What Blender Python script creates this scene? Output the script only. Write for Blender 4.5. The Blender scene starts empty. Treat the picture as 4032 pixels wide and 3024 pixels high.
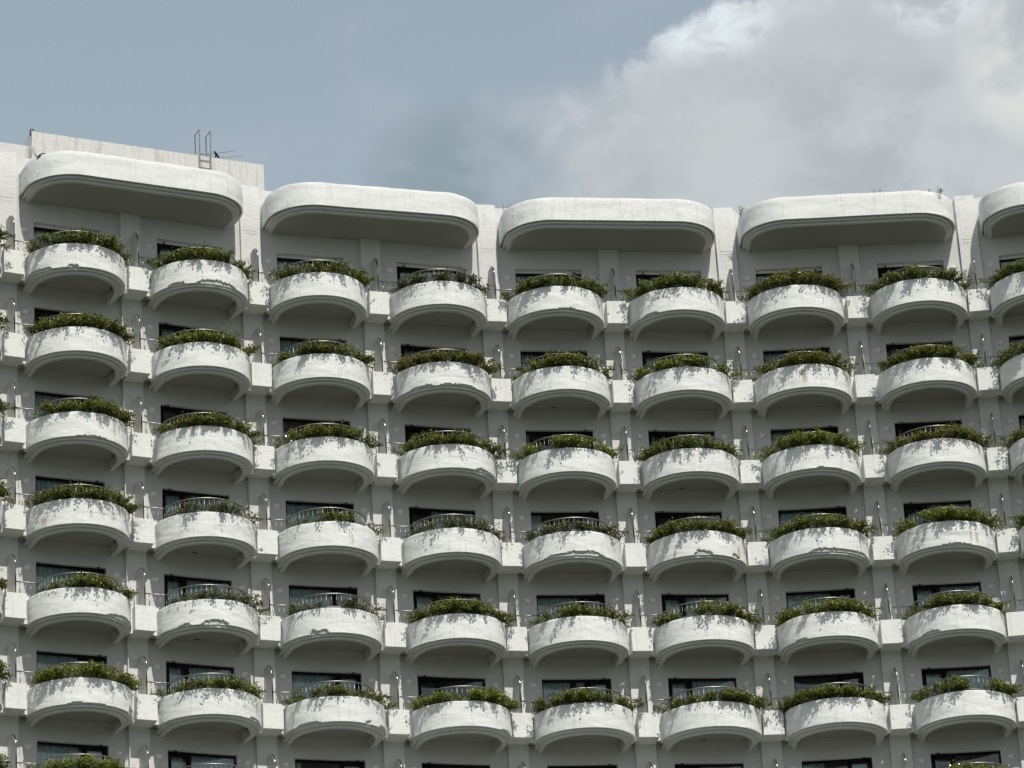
import bpy, math, random
import numpy as np
from mathutils import Vector, Matrix

# ------------------------------------------------------------------ camera, sky, sun, exposure
scn = bpy.context.scene
COL = scn.collection
GZ = 49.0                                   # height of the top balcony floor line above the ground

cam_d = bpy.data.cameras.new("camera")
cam = bpy.data.objects.new("camera", cam_d)
COL.objects.link(cam)
YAW, PITCH, ROLL = 0.17285, 0.40207, -0.06362
fw = Vector((math.sin(YAW) * math.cos(PITCH), math.cos(YAW) * math.cos(PITCH), math.sin(PITCH)))
r0 = Vector((math.cos(YAW), -math.sin(YAW), 0))
u0 = r0.cross(fw)
rt = r0 * math.cos(ROLL) + u0 * math.sin(ROLL)
up = -r0 * math.sin(ROLL) + u0 * math.cos(ROLL)
cam.matrix_world = Matrix(((rt.x, up.x, -fw.x, -17.540), (rt.y, up.y, -fw.y, -103.666),
                           (rt.z, up.z, -fw.z, -47.356 + GZ), (0, 0, 0, 1)))
cam_d.sensor_width = 36.0
cam_d.lens = 36.0 * 13990.0 / 4032.0
cam_d.clip_start = 1.0
cam_d.clip_end = 6000.0
scn.camera = cam

scn.view_settings.view_transform = 'Standard'
scn.view_settings.look = 'None'
scn.view_settings.gamma = 1.0
scn.view_settings.exposure = 0.0

SUN_AZ = 0.23          # to the right of the line from the facade to the camera (-y towards +x)
SUN_EL = math.radians(53.0)
sun_d = bpy.data.lights.new("sun", 'SUN')
sun_d.energy = 3.85
sun_d.angle = math.radians(0.5)
sun_d.color = (1.0, 0.955, 0.885)
sun = bpy.data.objects.new("sun", sun_d)
COL.objects.link(sun)
sdir = Vector((math.sin(SUN_AZ) * math.cos(SUN_EL), -math.cos(SUN_AZ) * math.cos(SUN_EL), math.sin(SUN_EL)))
sun.rotation_euler = (-sdir).to_track_quat('-Z', 'Y').to_euler()
sun.location = (0, -60, 120)

world = bpy.data.worlds.new("World")
scn.world = world
world.use_nodes = True


def build_sky():
    nt = world.node_tree
    N, L = nt.nodes, nt.links
    N.clear()
    out = N.new('ShaderNodeOutputWorld')
    bg = N.new('ShaderNodeBackground')
    bg.inputs['Strength'].default_value = 0.11
    L.new(bg.outputs[0], out.inputs[0])
    sky = N.new('ShaderNodeTexSky')
    sky.sky_type = 'NISHITA'
    sky.sun_disc = False
    sky.sun_elevation = SUN_EL
    sky.sun_rotation = math.pi - SUN_AZ
    sky.air_density = 1.3
    sky.dust_density = 2.2
    sky.ozone_density = 1.6
    tc = N.new('ShaderNodeTexCoord')
    sep = N.new('ShaderNodeSeparateXYZ')
    L.new(tc.outputs['Generated'], sep.inputs[0])

    def M(op, a, b=None, c=None, clamp=False):
        n = N.new('ShaderNodeMath')
        n.operation = op
        n.use_clamp = clamp
        for i, v in enumerate((a, b, c)):
            if v is None:
                continue
            if isinstance(v, (int, float)):
                n.inputs[i].default_value = v
            else:
                L.new(v, n.inputs[i])
        return n.outputs[0]

    def noise(scale, detail, rough=0.5, offs=(0, 0, 0), stretch=(1, 1, 1), dist=0.0):
        mp = N.new('ShaderNodeMapping')
        mp.inputs['Location'].default_value = offs
        mp.inputs['Scale'].default_value = stretch
        L.new(tc.outputs['Generated'], mp.inputs[0])
        n = N.new('ShaderNodeTexNoise')
        n.inputs['Scale'].default_value = scale
        n.inputs['Detail'].default_value = detail
        n.inputs['Roughness'].default_value = rough
        n.inputs['Distortion'].default_value = dist
        L.new(mp.outputs[0], n.inputs['Vector'])
        return n.outputs['Fac']

    def ramp(v, lo, hi):
        n = N.new('ShaderNodeMapRange')
        n.interpolation_type = 'SMOOTHSTEP'
        n.inputs['From Min'].default_value = lo
        n.inputs['From Max'].default_value = hi
        L.new(v, n.inputs['Value'])
        return n.outputs['Result']

    def mix(f, a, b):
        n = N.new('ShaderNodeMix')
        n.data_type = 'RGBA'
        if isinstance(f, (int, float)):
            n.inputs[0].default_value = f
        else:
            L.new(f, n.inputs[0])
        for i, v in ((6, a), (7, b)):
            if isinstance(v, tuple):
                n.inputs[i].default_value = (*v, 1)
            else:
                L.new(v, n.inputs[i])
        return n.outputs[2]

    az = M('ARCTAN2', sep.outputs['X'], sep.outputs['Y'])
    el = M('ARCSINE', sep.outputs['Z'])
    # the edge of the big cloud bank runs across azimuth/elevation (radians)
    # signed angle past that edge, positive inside the cloud
    edge1 = M('ADD', M('MULTIPLY', M('SUBTRACT', az, 0.2136), 0.35), M('MULTIPLY', M('SUBTRACT', el, 0.4918), -0.94))
    edge2 = M('MULTIPLY', M('SUBTRACT', az, 0.1800), 0.75)
    edge = M('SMOOTH_MIN', edge1, edge2, 0.012)
    n1 = noise(62, 10, 0.56, (3.1, 0.4, 1.7), (1, 1, 1.15), 0.35)
    n2 = noise(20, 5, 0.5, (0.3, 5.2, 2.2), (1, 1, 1.2), 0.2)
    n3 = noise(15, 6, 0.5, (7.3, 1.2, 0.2), (1, 1, 1.8))
    n4 = noise(34, 7, 0.55, (2.3, 3.2, 5.2), (1, 1, 1.4), 0.3)
    d = M('ADD', edge, M('ADD', M('MULTIPLY', M('SUBTRACT', n1, 0.5), 0.030), M('MULTIPLY', M('SUBTRACT', n2, 0.5), 0.022)))
    n5 = noise(120, 8, 0.6, (1.3, 4.2, 0.2), (1, 1, 1.3), 0.5)
    hi = ramp(el, 0.474, 0.496)
    crisp = ramp(d, -0.001, 0.0055)
    fuzzy = ramp(d, -0.014, 0.026)
    bank = M('ADD', M('MULTIPLY', crisp, hi), M('MULTIPLY', fuzzy, M('SUBTRACT', 1.0, hi)))
    wisp = ramp(n3, 0.50, 0.78)

    def blob(a0, e0, ra, re):
        x = M('MULTIPLY', M('SUBTRACT', az, a0), 1.0 / ra)
        y = M('MULTIPLY', M('SUBTRACT', el, e0), 1.0 / re)
        q = M('ADD', M('MULTIPLY', x, x), M('MULTIPLY', y, y))
        return ramp(q, 1.0, 0.0)
    soft = M('MULTIPLY', blob(0.163, 0.462, 0.040, 0.024), ramp(n4, 0.36, 0.56))
    # unseen broken cloud behind the camera, added for its fill light
    other = M('MULTIPLY', ramp(noise(2.6, 8, 0.58, (1.2, 2.2, 0)), 0.46, 0.62), ramp(sep.outputs['Y'], 0.35, -0.25))
    lowleft = M('MULTIPLY', ramp(M('ADD', el, M('MULTIPLY', az, 0.25)), 0.478, 0.462), M('MULTIPLY', ramp(az, 0.075, 0.03), ramp(n1, 0.40, 0.62)))
    blue = mix(ramp(el, 0.36, 0.53), (4.15, 4.85, 5.4), (3.25, 3.9, 4.5))
    blue = mix(ramp(el, 0.55, 1.2), blue, (1.15, 1.65, 2.5))
    base = mix(0.86, sky.outputs[0], blue)
    grey = mix(ramp(n4, 0.34, 0.66), (4.1, 4.45, 4.75), (5.15, 5.5, 5.7))
    grey = mix(M('MULTIPLY', ramp(n3, 0.42, 0.66), 0.5), grey, (5.3, 5.7, 5.7))
    rim = M('MULTIPLY', M('MULTIPLY', ramp(d, 0.020, 0.003), hi), ramp(n1, 0.36, 0.58))
    b1 = M('MULTIPLY', blob(0.240, 0.4985, 0.030, 0.013), M('MULTIPLY', ramp(n5, 0.32, 0.64), 0.85))
    b2 = M('MULTIPLY', blob(0.314, 0.4990, 0.022, 0.013), M('MULTIPLY', ramp(n1, 0.36, 0.56), 0.75))
    b3 = M('MULTIPLY', blob(0.338, 0.4780, 0.022, 0.026), ramp(n4, 0.30, 0.6))
    b4 = M('MULTIPLY', blob(0.2, 0.474, 0.026, 0.012), ramp(n1, 0.36, 0.62))
    grey = mix(M('MULTIPLY', b3, 0.9), grey, (7.0, 7.0, 6.75))
    grey = mix(M('MULTIPLY', b4, 0.55), grey, (6.3, 6.45, 6.8))
    grey = mix(M('MULTIPLY', rim, 0.55), grey, (6.8, 7.2, 7.7))
    grey = mix(M('MAXIMUM', b1, b2), grey, (7.4, 8.1, 8.4))
    c = mix(M('MULTIPLY', wisp, 0.22), base, (4.7, 5.3, 5.8))
    c = mix(M('MULTIPLY', lowleft, 0.6), c, (6.4, 6.8, 7.3))
    c = mix(M('MULTIPLY', soft, 0.95), c, (2.55, 3.2, 3.6))
    c = mix(M('MULTIPLY', bank, 0.95), c, grey)
    c = mix(M('MULTIPLY', other, 0.85), c, (4.1, 4.35, 4.6))
    L.new(c, bg.inputs['Color'])


build_sky()
scn.cycles.max_bounces = 8

# ------------------------------------------------------------------ materials


def new_mat(name):
    m = bpy.data.materials.new(name)
    m.use_nodes = True
    nt = m.node_tree
    return m, nt.nodes, nt.links, nt.nodes['Principled BSDF']


def tex_noise(N, L, scale, detail=4, rough=0.5, stretch=None, src=None):
    if src is None:
        g = N.new('ShaderNodeNewGeometry')
        src = g.outputs['Position']
    if stretch:
        mp = N.new('ShaderNodeMapping')
        mp.inputs['Scale'].default_value = stretch
        L.new(src, mp.inputs[0])
        src = mp.outputs[0]
    n = N.new('ShaderNodeTexNoise')
    n.inputs['Scale'].default_value = scale
    n.inputs['Detail'].default_value = detail
    n.inputs['Roughness'].default_value = rough
    L.new(src, n.inputs['Vector'])
    return n.outputs['Fac']


def map_range(N, L, v, a, b, c=0.0, d=1.0):
    n = N.new('ShaderNodeMapRange')
    for k, x in (('From Min', a), ('From Max', b), ('To Min', c), ('To Max', d)):
        n.inputs[k].default_value = x
    L.new(v, n.inputs['Value'])
    return n.outputs['Result']


def mixc(N, L, f, a, b, blend='MIX'):
    n = N.new('ShaderNodeMix')
    n.data_type = 'RGBA'
    n.blend_type = blend
    if isinstance(f, (int, float)):
        n.inputs[0].default_value = f
    else:
        L.new(f, n.inputs[0])
    for i, v in ((6, a), (7, b)):
        if isinstance(v, tuple):
            n.inputs[i].default_value = (*v, 1)
        else:
            L.new(v, n.inputs[i])
    return n.outputs[2]


def plaster(name, base, dirt, rough_bump=0.35, streak=0.5, cracks=True, lo=0.56, hi=0.78):
    """white painted hand-trowelled render with mottling, rain streaks, hair cracks and the wear painted on a mesh"""
    m, N, L, P = new_mat(name)
    P.inputs['Roughness'].default_value = 0.75
    P.inputs['Specular IOR Level'].default_value = 0.2
    big = tex_noise(N, L, 0.9, 4, 0.6)
    mott = tex_noise(N, L, 7.0, 6, 0.62, (1, 1, 2.2))
    stre = tex_noise(N, L, 9.0, 4, 0.6, (1, 1, 0.09))
    c = mixc(N, L, map_range(N, L, mott, 0.42, 0.75), base, tuple(x * y for x, y in zip(base, (0.90, 0.905, 0.89))))
    c = mixc(N, L, map_range(N, L, big, 0.45, 0.75, 0, 0.6), c, tuple(x * 0.93 for x in base))
    s = map_range(N, L, stre, lo, hi, 0, streak)
    c = mixc(N, L, s, c, dirt)
    if cracks:
        v = N.new('ShaderNodeTexVoronoi')
        v.feature = 'DISTANCE_TO_EDGE'
        v.inputs['Scale'].default_value = 0.8
        g = N.new('ShaderNodeNewGeometry')
        wob = N.new('ShaderNodeTexNoise')
        wob.inputs['Scale'].default_value = 2.2
        wob.inputs['Detail'].default_value = 5
        L.new(g.outputs['Position'], wob.inputs['Vector'])
        ad = N.new('ShaderNodeVectorMath')
        ad.operation = 'MULTIPLY_ADD'
        L.new(wob.outputs['Color'], ad.inputs[0])
        ad.inputs[1].default_value = (0.9, 0.9, 0.9)
        L.new(g.outputs['Position'], ad.inputs[2])
        mp = N.new('ShaderNodeMapping')
        mp.inputs['Scale'].default_value = (1, 1, 2.0)
        L.new(ad.outputs[0], mp.inputs[0])
        L.new(mp.outputs[0], v.inputs['Vector'])
        ck = map_range(N, L, v.outputs['Distance'], 0.0, 0.022, 1, 0)
        gate = map_range(N, L, tex_noise(N, L, 0.6, 2), 0.48, 0.6)
        mu = N.new('ShaderNodeMath')
        mu.operation = 'MULTIPLY'
        L.new(ck, mu.inputs[0])
        L.new(gate, mu.inputs[1])
        mu2 = N.new('ShaderNodeMath')
        mu2.operation = 'MULTIPLY'
        L.new(mu.outputs[0], mu2.inputs[0])
        mu2.inputs[1].default_value = 0.30
        c = mixc(N, L, mu2.outputs[0], c, tuple(x * 0.45 for x in base))
    a = N.new('ShaderNodeAttribute')
    a.attribute_name = 'wear'
    wn = tex_noise(N, L, 24, 4, 0.7)
    wm = N.new('ShaderNodeMath')
    wm.operation = 'MULTIPLY'
    wm.use_clamp = True
    L.new(a.outputs['Fac'], wm.inputs[0])
    L.new(map_range(N, L, wn, 0.3, 0.55, 0.55, 1.2), wm.inputs[1])
    c = mixc(N, L, wm.outputs[0], c, (0.33, 0.325, 0.30))
    a2 = N.new('ShaderNodeAttribute')
    a2.attribute_name = 'rust'
    wm2 = N.new('ShaderNodeMath')
    wm2.operation = 'MULTIPLY'
    wm2.use_clamp = True
    L.new(a2.outputs['Fac'], wm2.inputs[0])
    L.new(map_range(N, L, wn, 0.35, 0.6, 0.3, 1.2), wm2.inputs[1])
    c = mixc(N, L, wm2.outputs[0], c, (0.30, 0.19, 0.07))
    L.new(c, P.inputs['Base Color'])
    b1 = N.new('ShaderNodeBump')
    b1.inputs['Strength'].default_value = rough_bump
    b1.inputs['Distance'].default_value = 0.05
    h = tex_noise(N, L, 5.0, 7, 0.62, (1, 1, 2.0))
    L.new(h, b1.inputs['Height'])
    L.new(b1.outputs[0], P.inputs['Normal'])
    return m


M_PL = plaster("white_plaster", (0.80, 0.815, 0.80), (0.52, 0.52, 0.48), 0.24, 0.5, True, 0.53, 0.76)
M_WALL = plaster("wall_plaster", (0.63, 0.63, 0.62), (0.56, 0.56, 0.53), 0.15, 0.35, False)  # same white render, base darkened to put recess shade into the colour
M_SOF = plaster("soffit_plaster", (0.37, 0.37, 0.34), (0.48, 0.47, 0.43), 0.1, 0.1, False)  # base colour lowered to deepen the shade on the undersides
M_PIL = plaster("pilaster_plaster", (0.71, 0.715, 0.70), (0.55, 0.55, 0.5), 0.3, 0.5)
M_ROOF = plaster("roof_block_plaster", (0.62, 0.625, 0.60), (0.38, 0.38, 0.35), 0.25, 0.8, True, 0.5, 0.72)
M_MOUL = plaster("moulding_plaster", (0.66, 0.665, 0.65), (0.5, 0.5, 0.46), 0.3, 0.3, False)

M_STEEL, N_, L_, P_ = new_mat("stainless_steel")
P_.inputs['Base Color'].default_value = (0.33, 0.33, 0.315, 1)
P_.inputs['Metallic'].default_value = 1
P_.inputs['Roughness'].default_value = 0.42

M_TUBE, N_, L_, P_ = new_mat("polished_tube")
P_.inputs['Base Color'].default_value = (0.33, 0.33, 0.315, 1)
P_.inputs['Metallic'].default_value = 1
P_.inputs['Roughness'].default_value = 0.16

M_GREY, N_, L_, P_ = new_mat("galvanised_metal")
L_.new(mixc(N_, L_, map_range(N_, L_, tex_noise(N_, L_, 9, 4), 0.4, 0.65), (0.26, 0.25, 0.24), (0.16, 0.12, 0.09)), P_.inputs['Base Color'])
P_.inputs['Metallic'].default_value = 0.5
P_.inputs['Roughness'].default_value = 0.5

M_BLACK, N_, L_, P_ = new_mat("black_frame")
P_.inputs['Base Color'].default_value = (0.005, 0.005, 0.006, 1)
P_.inputs['Specular IOR Level'].default_value = 0.12
P_.inputs['Roughness'].default_value = 0.5

M_LAMP, N_, L_, P_ = new_mat("lamp_ceramic")
L_.new(mixc(N_, L_, map_range(N_, L_, tex_noise(N_, L_, 14, 4), 0.45, 0.7), (0.80, 0.80, 0.78), (0.72, 0.72, 0.69)), P_.inputs['Base Color'])
P_.inputs['Roughness'].default_value = 0.55

M_PANEL, N_, L_, P_ = new_mat("divider_panel")
L_.new(mixc(N_, L_, map_range(N_, L_, tex_noise(N_, L_, 3, 5, 0.6, (1, 1, 0.5)), 0.4, 0.7), (0.60, 0.605, 0.59), (0.50, 0.50, 0.475)), P_.inputs['Base Color'])
P_.inputs['Roughness'].default_value = 0.6

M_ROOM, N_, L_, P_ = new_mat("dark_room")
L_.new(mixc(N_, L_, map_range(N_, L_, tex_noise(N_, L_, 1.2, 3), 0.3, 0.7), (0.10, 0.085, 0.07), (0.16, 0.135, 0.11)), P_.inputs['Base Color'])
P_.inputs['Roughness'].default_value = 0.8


def glass_mat():
    m, N, L, P = new_mat("window_glass")
    N.remove(P)
    out = N['Material Output']
    tr = N.new('ShaderNodeBsdfTransparent')
    tr.inputs[0].default_value = (0.84, 0.90, 0.90, 1)
    gl = N.new('ShaderNodeBsdfGlossy')
    gl.inputs['Roughness'].default_value = 0.02
    gl.inputs['Color'].default_value = (0.86, 0.95, 1.0, 1)
    fr = N.new('ShaderNodeFresnel')
    fr.inputs['IOR'].default_value = 2.0
    mx = N.new('ShaderNodeMixShader')
    b = N.new('ShaderNodeBump')
    b.inputs['Strength'].default_value = 0.04
    b.inputs['Distance'].default_value = 0.02
    L.new(tex_noise(N, L, 0.8, 2), b.inputs['Height'])
    L.new(b.outputs[0], gl.inputs['Normal'])
    L.new(fr.outputs[0], mx.inputs[0])
    L.new(tr.outputs[0], mx.inputs[1])
    L.new(gl.outputs[0], mx.inputs[2])
    L.new(mx.outputs[0], out.inputs[0])
    return m


M_GLASS = glass_mat()


def cloth(name, c1, c2):
    m, N, L, P = new_mat(name)
    P.inputs['Roughness'].default_value = 0.9
    L.new(mixc(N, L, map_range(N, L, tex_noise(N, L, 6, 3, 0.5, (1, 1, 0.15)), 0.35, 0.65), c1, c2), P.inputs['Base Color'])
    return m


M_CURT = cloth("teal_grey_curtain", (0.76, 0.86, 0.84), (0.60, 0.70, 0.69))
M_CURT2 = cloth("brown_curtain", (0.24, 0.20, 0.16), (0.17, 0.14, 0.11))


def leaf_mat(name, c1, c2, c3):
    m, N, L, P = new_mat(name)
    a = N.new('ShaderNodeAttribute')
    a.attribute_name = 'tone'
    c = mixc(N, L, map_range(N, L, a.outputs['Fac'], 0.0, 0.6), c1, c2)
    c = mixc(N, L, map_range(N, L, a.outputs['Fac'], 0.72, 1.0), c, c3)
    L.new(c, P.inputs['Base Color'])
    P.inputs['Roughness'].default_value = 0.5
    P.inputs['Specular IOR Level'].default_value = 0.3
    tl = N.new('ShaderNodeBsdfTranslucent')
    L.new(c, tl.inputs[0])
    mx = N.new('ShaderNodeMixShader')
    mx.inputs[0].default_value = 0.22
    L.new(P.outputs[0], mx.inputs[1])
    L.new(tl.outputs[0], mx.inputs[2])
    L.new(mx.outputs[0], N['Material Output'].inputs[0])
    return m


M_LEAF = leaf_mat("green_leaves", (0.048, 0.064, 0.013), (0.148, 0.172, 0.028), (0.31, 0.32, 0.065))
M_LEAFY = leaf_mat("bright_leaves", (0.056, 0.080, 0.014), (0.185, 0.220, 0.032), (0.36, 0.37, 0.075))
M_LEAFO = leaf_mat("olive_leaves", (0.062, 0.074, 0.016), (0.165, 0.170, 0.034), (0.32, 0.27, 0.07))
M_LEAFD = leaf_mat("dry_leaves", (0.055, 0.068, 0.026), (0.130, 0.145, 0.060), (0.21, 0.18, 0.09))
M_STEM, N_, L_, P_ = new_mat("woody_stem")
P_.inputs['Base Color'].default_value = (0.10, 0.075, 0.05, 1)
M_FLOWER, N_, L_, P_ = new_mat("red_flower")
P_.inputs['Base Color'].default_value = (0.45, 0.02, 0.06, 1)
M_RED, N_, L_, P_ = new_mat("red_brown_cap")
P_.inputs['Base Color'].default_value = (0.07, 0.014, 0.012, 1)
M_BAG, N_, L_, P_ = new_mat("black_plastic")
P_.inputs['Base Color'].default_value = (0.012, 0.012, 0.014, 1)
P_.inputs['Roughness'].default_value = 0.25
M_WIRE, N_, L_, P_ = new_mat("grey_cable")
P_.inputs['Base Color'].default_value = (0.42, 0.42, 0.39, 1)
M_BULB, N_, L_, P_ = new_mat("lit_bulb")
P_.inputs['Emission Color'].default_value = (1, 0.86, 0.62, 1)
P_.inputs['Emission Strength'].default_value = 6.0

M_GROUND, N_, L_, P_ = new_mat("ground_surface")
c_ = mixc(N_, L_, map_range(N_, L_, tex_noise(N_, L_, 0.03, 5), 0.42, 0.55), (0.028, 0.04, 0.016), (0.055, 0.053, 0.047))
L_.new(c_, P_.inputs['Base Color'])
P_.inputs['Roughness'].default_value = 0.9

# ------------------------------------------------------------------ mesh helpers


class MB:
    def __init__(s):
        s.v, s.f, s.m = [], [], []

    def add(s, vs, fs, mi=0):
        o = len(s.v)
        s.v += [tuple(p) for p in vs]
        s.f += [tuple(i + o for i in f) for f in fs]
        s.m += [mi] * len(fs)

    def box(s, x0, x1, d0, d1, z0, z1, mi=0):
        """d is the distance out of the facade, stored as -y"""
        y0, y1 = -d1, -d0
        s.add([(x0, y0, z0), (x1, y0, z0), (x1, y1, z0), (x0, y1, z0), (x0, y0, z1), (x1, y0, z1), (x1, y1, z1), (x0, y1, z1)],
              [(0, 3, 2, 1), (4, 5, 6, 7), (0, 1, 5, 4), (1, 2, 6, 5), (2, 3, 7, 6), (3, 0, 4, 7)], mi)

    def tube(s, pts, r, n=8, mi=0, cap=True):
        pts = [Vector(p) for p in pts]
        rings = []
        prev = None
        for i, p in enumerate(pts):
            a = pts[max(i - 1, 0)]
            b = pts[min(i + 1, len(pts) - 1)]
            t = (b - a).normalized()
            if prev is None:
                q = Vector((0, 0, 1)) if abs(t.z) < 0.9 else Vector((1, 0, 0))
                e1 = t.cross(q).normalized()
            else:
                e1 = (prev - t * prev.dot(t)).normalized()
            prev = e1
            e2 = t.cross(e1)
            rings.append([p + (e1 * math.cos(2 * math.pi * k / n) + e2 * math.sin(2 * math.pi * k / n)) * r for k in range(n)])
        vs = [q for ring in rings for q in ring]
        fs = []
        for i in range(len(pts) - 1):
            for k in range(n):
                k2 = (k + 1) % n
                fs.append((i * n + k, i * n + k2, (i + 1) * n + k2, (i + 1) * n + k))
        if cap:
            fs.append(tuple(reversed(range(n))))
            fs.append(tuple((len(pts) - 1) * n + k for k in range(n)))
        s.add(vs, fs, mi)

    def sweep(s, path, prof, mi=0, cap=True, closed=True):
        """path: (cx, cd, nx, nd); prof: (rho, z)"""
        n = len(prof)
        vs, fs = [], []
        for (cx, cd, nx, nd) in path:
            for (rho, z) in prof:
                vs.append((cx + rho * nx, -(cd + rho * nd), z))
        rng = n if closed else n - 1
        for i in range(len(path) - 1):
            for k in range(rng):
                k2 = (k + 1) % n
                fs.append((i * n + k, (i + 1) * n + k, (i + 1) * n + k2, i * n + k2))
        if cap and closed:
            fs.append(tuple(range(n)))
            fs.append(tuple(reversed([(len(path) - 1) * n + k for k in range(n)])))
        s.add(vs, fs, mi)

    def mesh(s, name, mats):
        me = bpy.data.meshes.new(name)
        me.from_pydata(s.v, [], s.f)
        for m in (mats if isinstance(mats, (list, tuple)) else [mats]):
            me.materials.append(m)
        me.polygons.foreach_set('material_index', s.m)
        me.update()
        return me

    def build(s, name, mats, parent=None, mat=None, smooth=False):
        return obj(name, s.mesh(name, mats), parent, mat, smooth)


def obj(name, me, parent=None, mat=None, smooth=False):
    o = bpy.data.objects.new(name, me)
    COL.objects.link(o)
    if parent is not None:
        o.parent = parent
    if mat is not None:
        o.matrix_world = mat if parent is None else mat
        o.matrix_basis = mat
    if smooth and me:
        for p in me.polygons:
            p.use_smooth = True
    return o


def tag(o, label=None, cat=None, group=None, kind=None):
    if label:
        o['label'] = label
    if cat:
        o['category'] = cat
    if group:
        o['group'] = group
    if kind:
        o['kind'] = kind
    return o


# ------------------------------------------------------------------ facade layout (metres)
W0, H = 4.0, 2.794
NROW = 7
SEG = [-0.27468, -0.14620, 0.0, 0.14146]
SW = [1.0094, 0.9941, 1.0, 1.0072]
ANG, WID = {}, {}
for c in range(-2, 10):
    k = min(max(c, 0), 7) // 2
    ANG[c] = SEG[k]
    WID[c] = W0 * SW[k]
ANG[8] = ANG[9] = 0.28292
ANG[-1] = ANG[-2] = -0.33
PT = {4: Vector((0, 0))}
for n in range(5, 11):
    a = ANG[n - 1]
    PT[n] = PT[n - 1] + WID[n - 1] * Vector((math.cos(a), -math.sin(a)))
for n in range(3, -3, -1):
    a = ANG[n]
    PT[n] = PT[n + 1] - WID[n] * Vector((math.cos(a), -math.sin(a)))


def bay_frame(c, z=0.0):
    p = (PT[c] + PT[c + 1]) / 2
    return Matrix.Translation((p.x, p.y, z + GZ)) @ Matrix.Rotation(-ANG[c], 4, 'Z')


def node_frame(n, z=0.0):
    a = (ANG.get(n - 1, ANG[n]) + ANG.get(n, ANG[n - 1])) / 2
    p = PT[n]
    return Matrix.Translation((p.x, p.y, z + GZ)) @ Matrix.Rotation(-a, 4, 'Z')


def row_z(r):
    return -r * H


CMIN, CMAX = -1, 8           # bays
ORD = ['first', 'second', 'third', 'fourth', 'fifth', 'sixth', 'seventh', 'eighth', 'ninth', 'tenth']
ROWN = ['top row', 'second row', 'third row', 'fourth row', 'fifth row', 'sixth row', 'seventh row']

# heights of the planting along each balcony front, left to right (0 bare .. 9 above the rail)
PLANT = {
    (0, -1): '5666777899', (0, 0): '3567777654', (0, 1): '5677873255', (0, 2): '4533666677', (0, 3): '3445545544',
    (0, 4): '4664554666', (0, 5): '4689998886', (0, 6): '6899999876', (0, 7): '4666776554', (0, 8): '5677776655',
    (1, -1): '5666777777', (1, 0): '4677776666', (1, 1): '5667655556', (1, 2): '3456665554', (1, 3): '4667777776',
    (1, 4): '3357887355', (1, 5): '4456664255', (1, 6): '3456778875', (1, 7): '4457787777', (1, 8): '5667776655',
    (2, -1): '5666777787', (2, 0): '2566699998', (2, 1): '3456776555', (2, 2): '3455666654', (2, 3): '5787566555',
    (2, 4): '6616887165', (2, 5): '5666663544', (2, 6): '4589888665', (2, 7): '4554579987', (2, 8): '5566665555',
    (3, -1): '5666777899', (3, 0): '5667648766', (3, 1): '1454664165', (3, 2): '2334651144', (3, 3): '3455665546',
    (3, 4): '3455554444', (3, 5): '5688757666', (3, 6): '4567777665', (3, 7): '4579977766', (3, 8): '5566665555',
    (4, -1): '5666666654', (4, 0): '1454766545', (4, 1): '2344545544', (4, 2): '2443155433', (4, 3): '4578987765',
    (4, 4): '3345654434', (4, 5): '4413887665', (4, 6): '5556477654', (4, 7): '3356766555', (4, 8): '5566665555',
    (5, -1): '5666777898', (5, 0): '6778975557', (5, 1): '3344567655', (5, 2): '3445534355', (5, 3): '6554188887',
    (5, 4): '6677763177', (5, 5): '3434677666', (5, 6): '6777777776', (5, 7): '4668711676', (5, 8): '5566665555',
    (6, -1): '5666777888', (6, 0): '3577847455', (6, 1): '3323343233', (6, 2): '3344555433', (6, 3): '4555666554',
    (6, 4): '4555566554', (6, 5): '4455666554', (6, 6): '4566666554', (6, 7): '4579987765', (6, 8): '5566665555'}
SPARSE = {(3, 1): .55, (3, 2): .6, (3, 3): .55, (3, 4): .8, (4, 1): .7, (4, 2): .7, (0, 2): .8, (5, 2): .8, (5, 1): .8, (2, 4): .85}
OLIVE = {(0, 6), (1, 3), (1, 6), (2, 7)}
DRY = {(3, 1), (3, 3), (3, 4), (4, 1), (4, 2), (0, 3)}
BRIGHT = {(1, 1), (2, 4), (2, 6), (3, 7), (5, 3), (5, 0), (6, 0), (4, 6), (1, 5)}
FLOWER = {(0, 1): [-0.45], (1, 1): [0.62], (3, 3): [1.15], (5, 0): [0.45], (5, 3): [-0.9], (2, 5): [0.6], (2, 6): [0.75]}
# broken plaster along the bottom edge: (from, to, height)
CHIP = {(0, 0): [(-1.0, -.68, .10), (-.42, -.22, .09)], (0, 1): [(-.82, -.55, .08), (-.35, .5, .12)], (1, 3): [(-.82, -.45, .05), (-.3, .45, .045)],
        (3, 4): [(-.68, .52, .12)], (3, 5): [(-.25, .12, .15), (.55, .74, .13)], (3, 6): [(-.3, .98, .11)], (4, 0): [(.28, .97, .09)],
        (4, 1): [(-.78, -.6, .08), (-.42, .1, .14), (.82, .95, .09)], (4, 2): [(-.6, -.28, .12)], (2, 3): [(.35, .95, .08)],
        (5, 0): [(.76, .95, .20), (-.5, .2, .03)], (5, 1): [(.5, .82, .07)], (5, 2): [(-.85, -.5, .05), (.4, .52, .11), (.72, .93, .09)],
        (5, 3): [(.58, .84, .05)], (4, 7): [(-.75, -.42, .08)], (0, 5): [(-.8, -.55, .05)], (4, 6): [(-.7, -.5, .05)], (2, 0): [(-.3, .3, .03)],
        (2, 6): [(.0, .5, .03)], (0, 4): [(-.1, .25, .03)], (3, 7): [(-.2, .4, .03)]}
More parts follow.
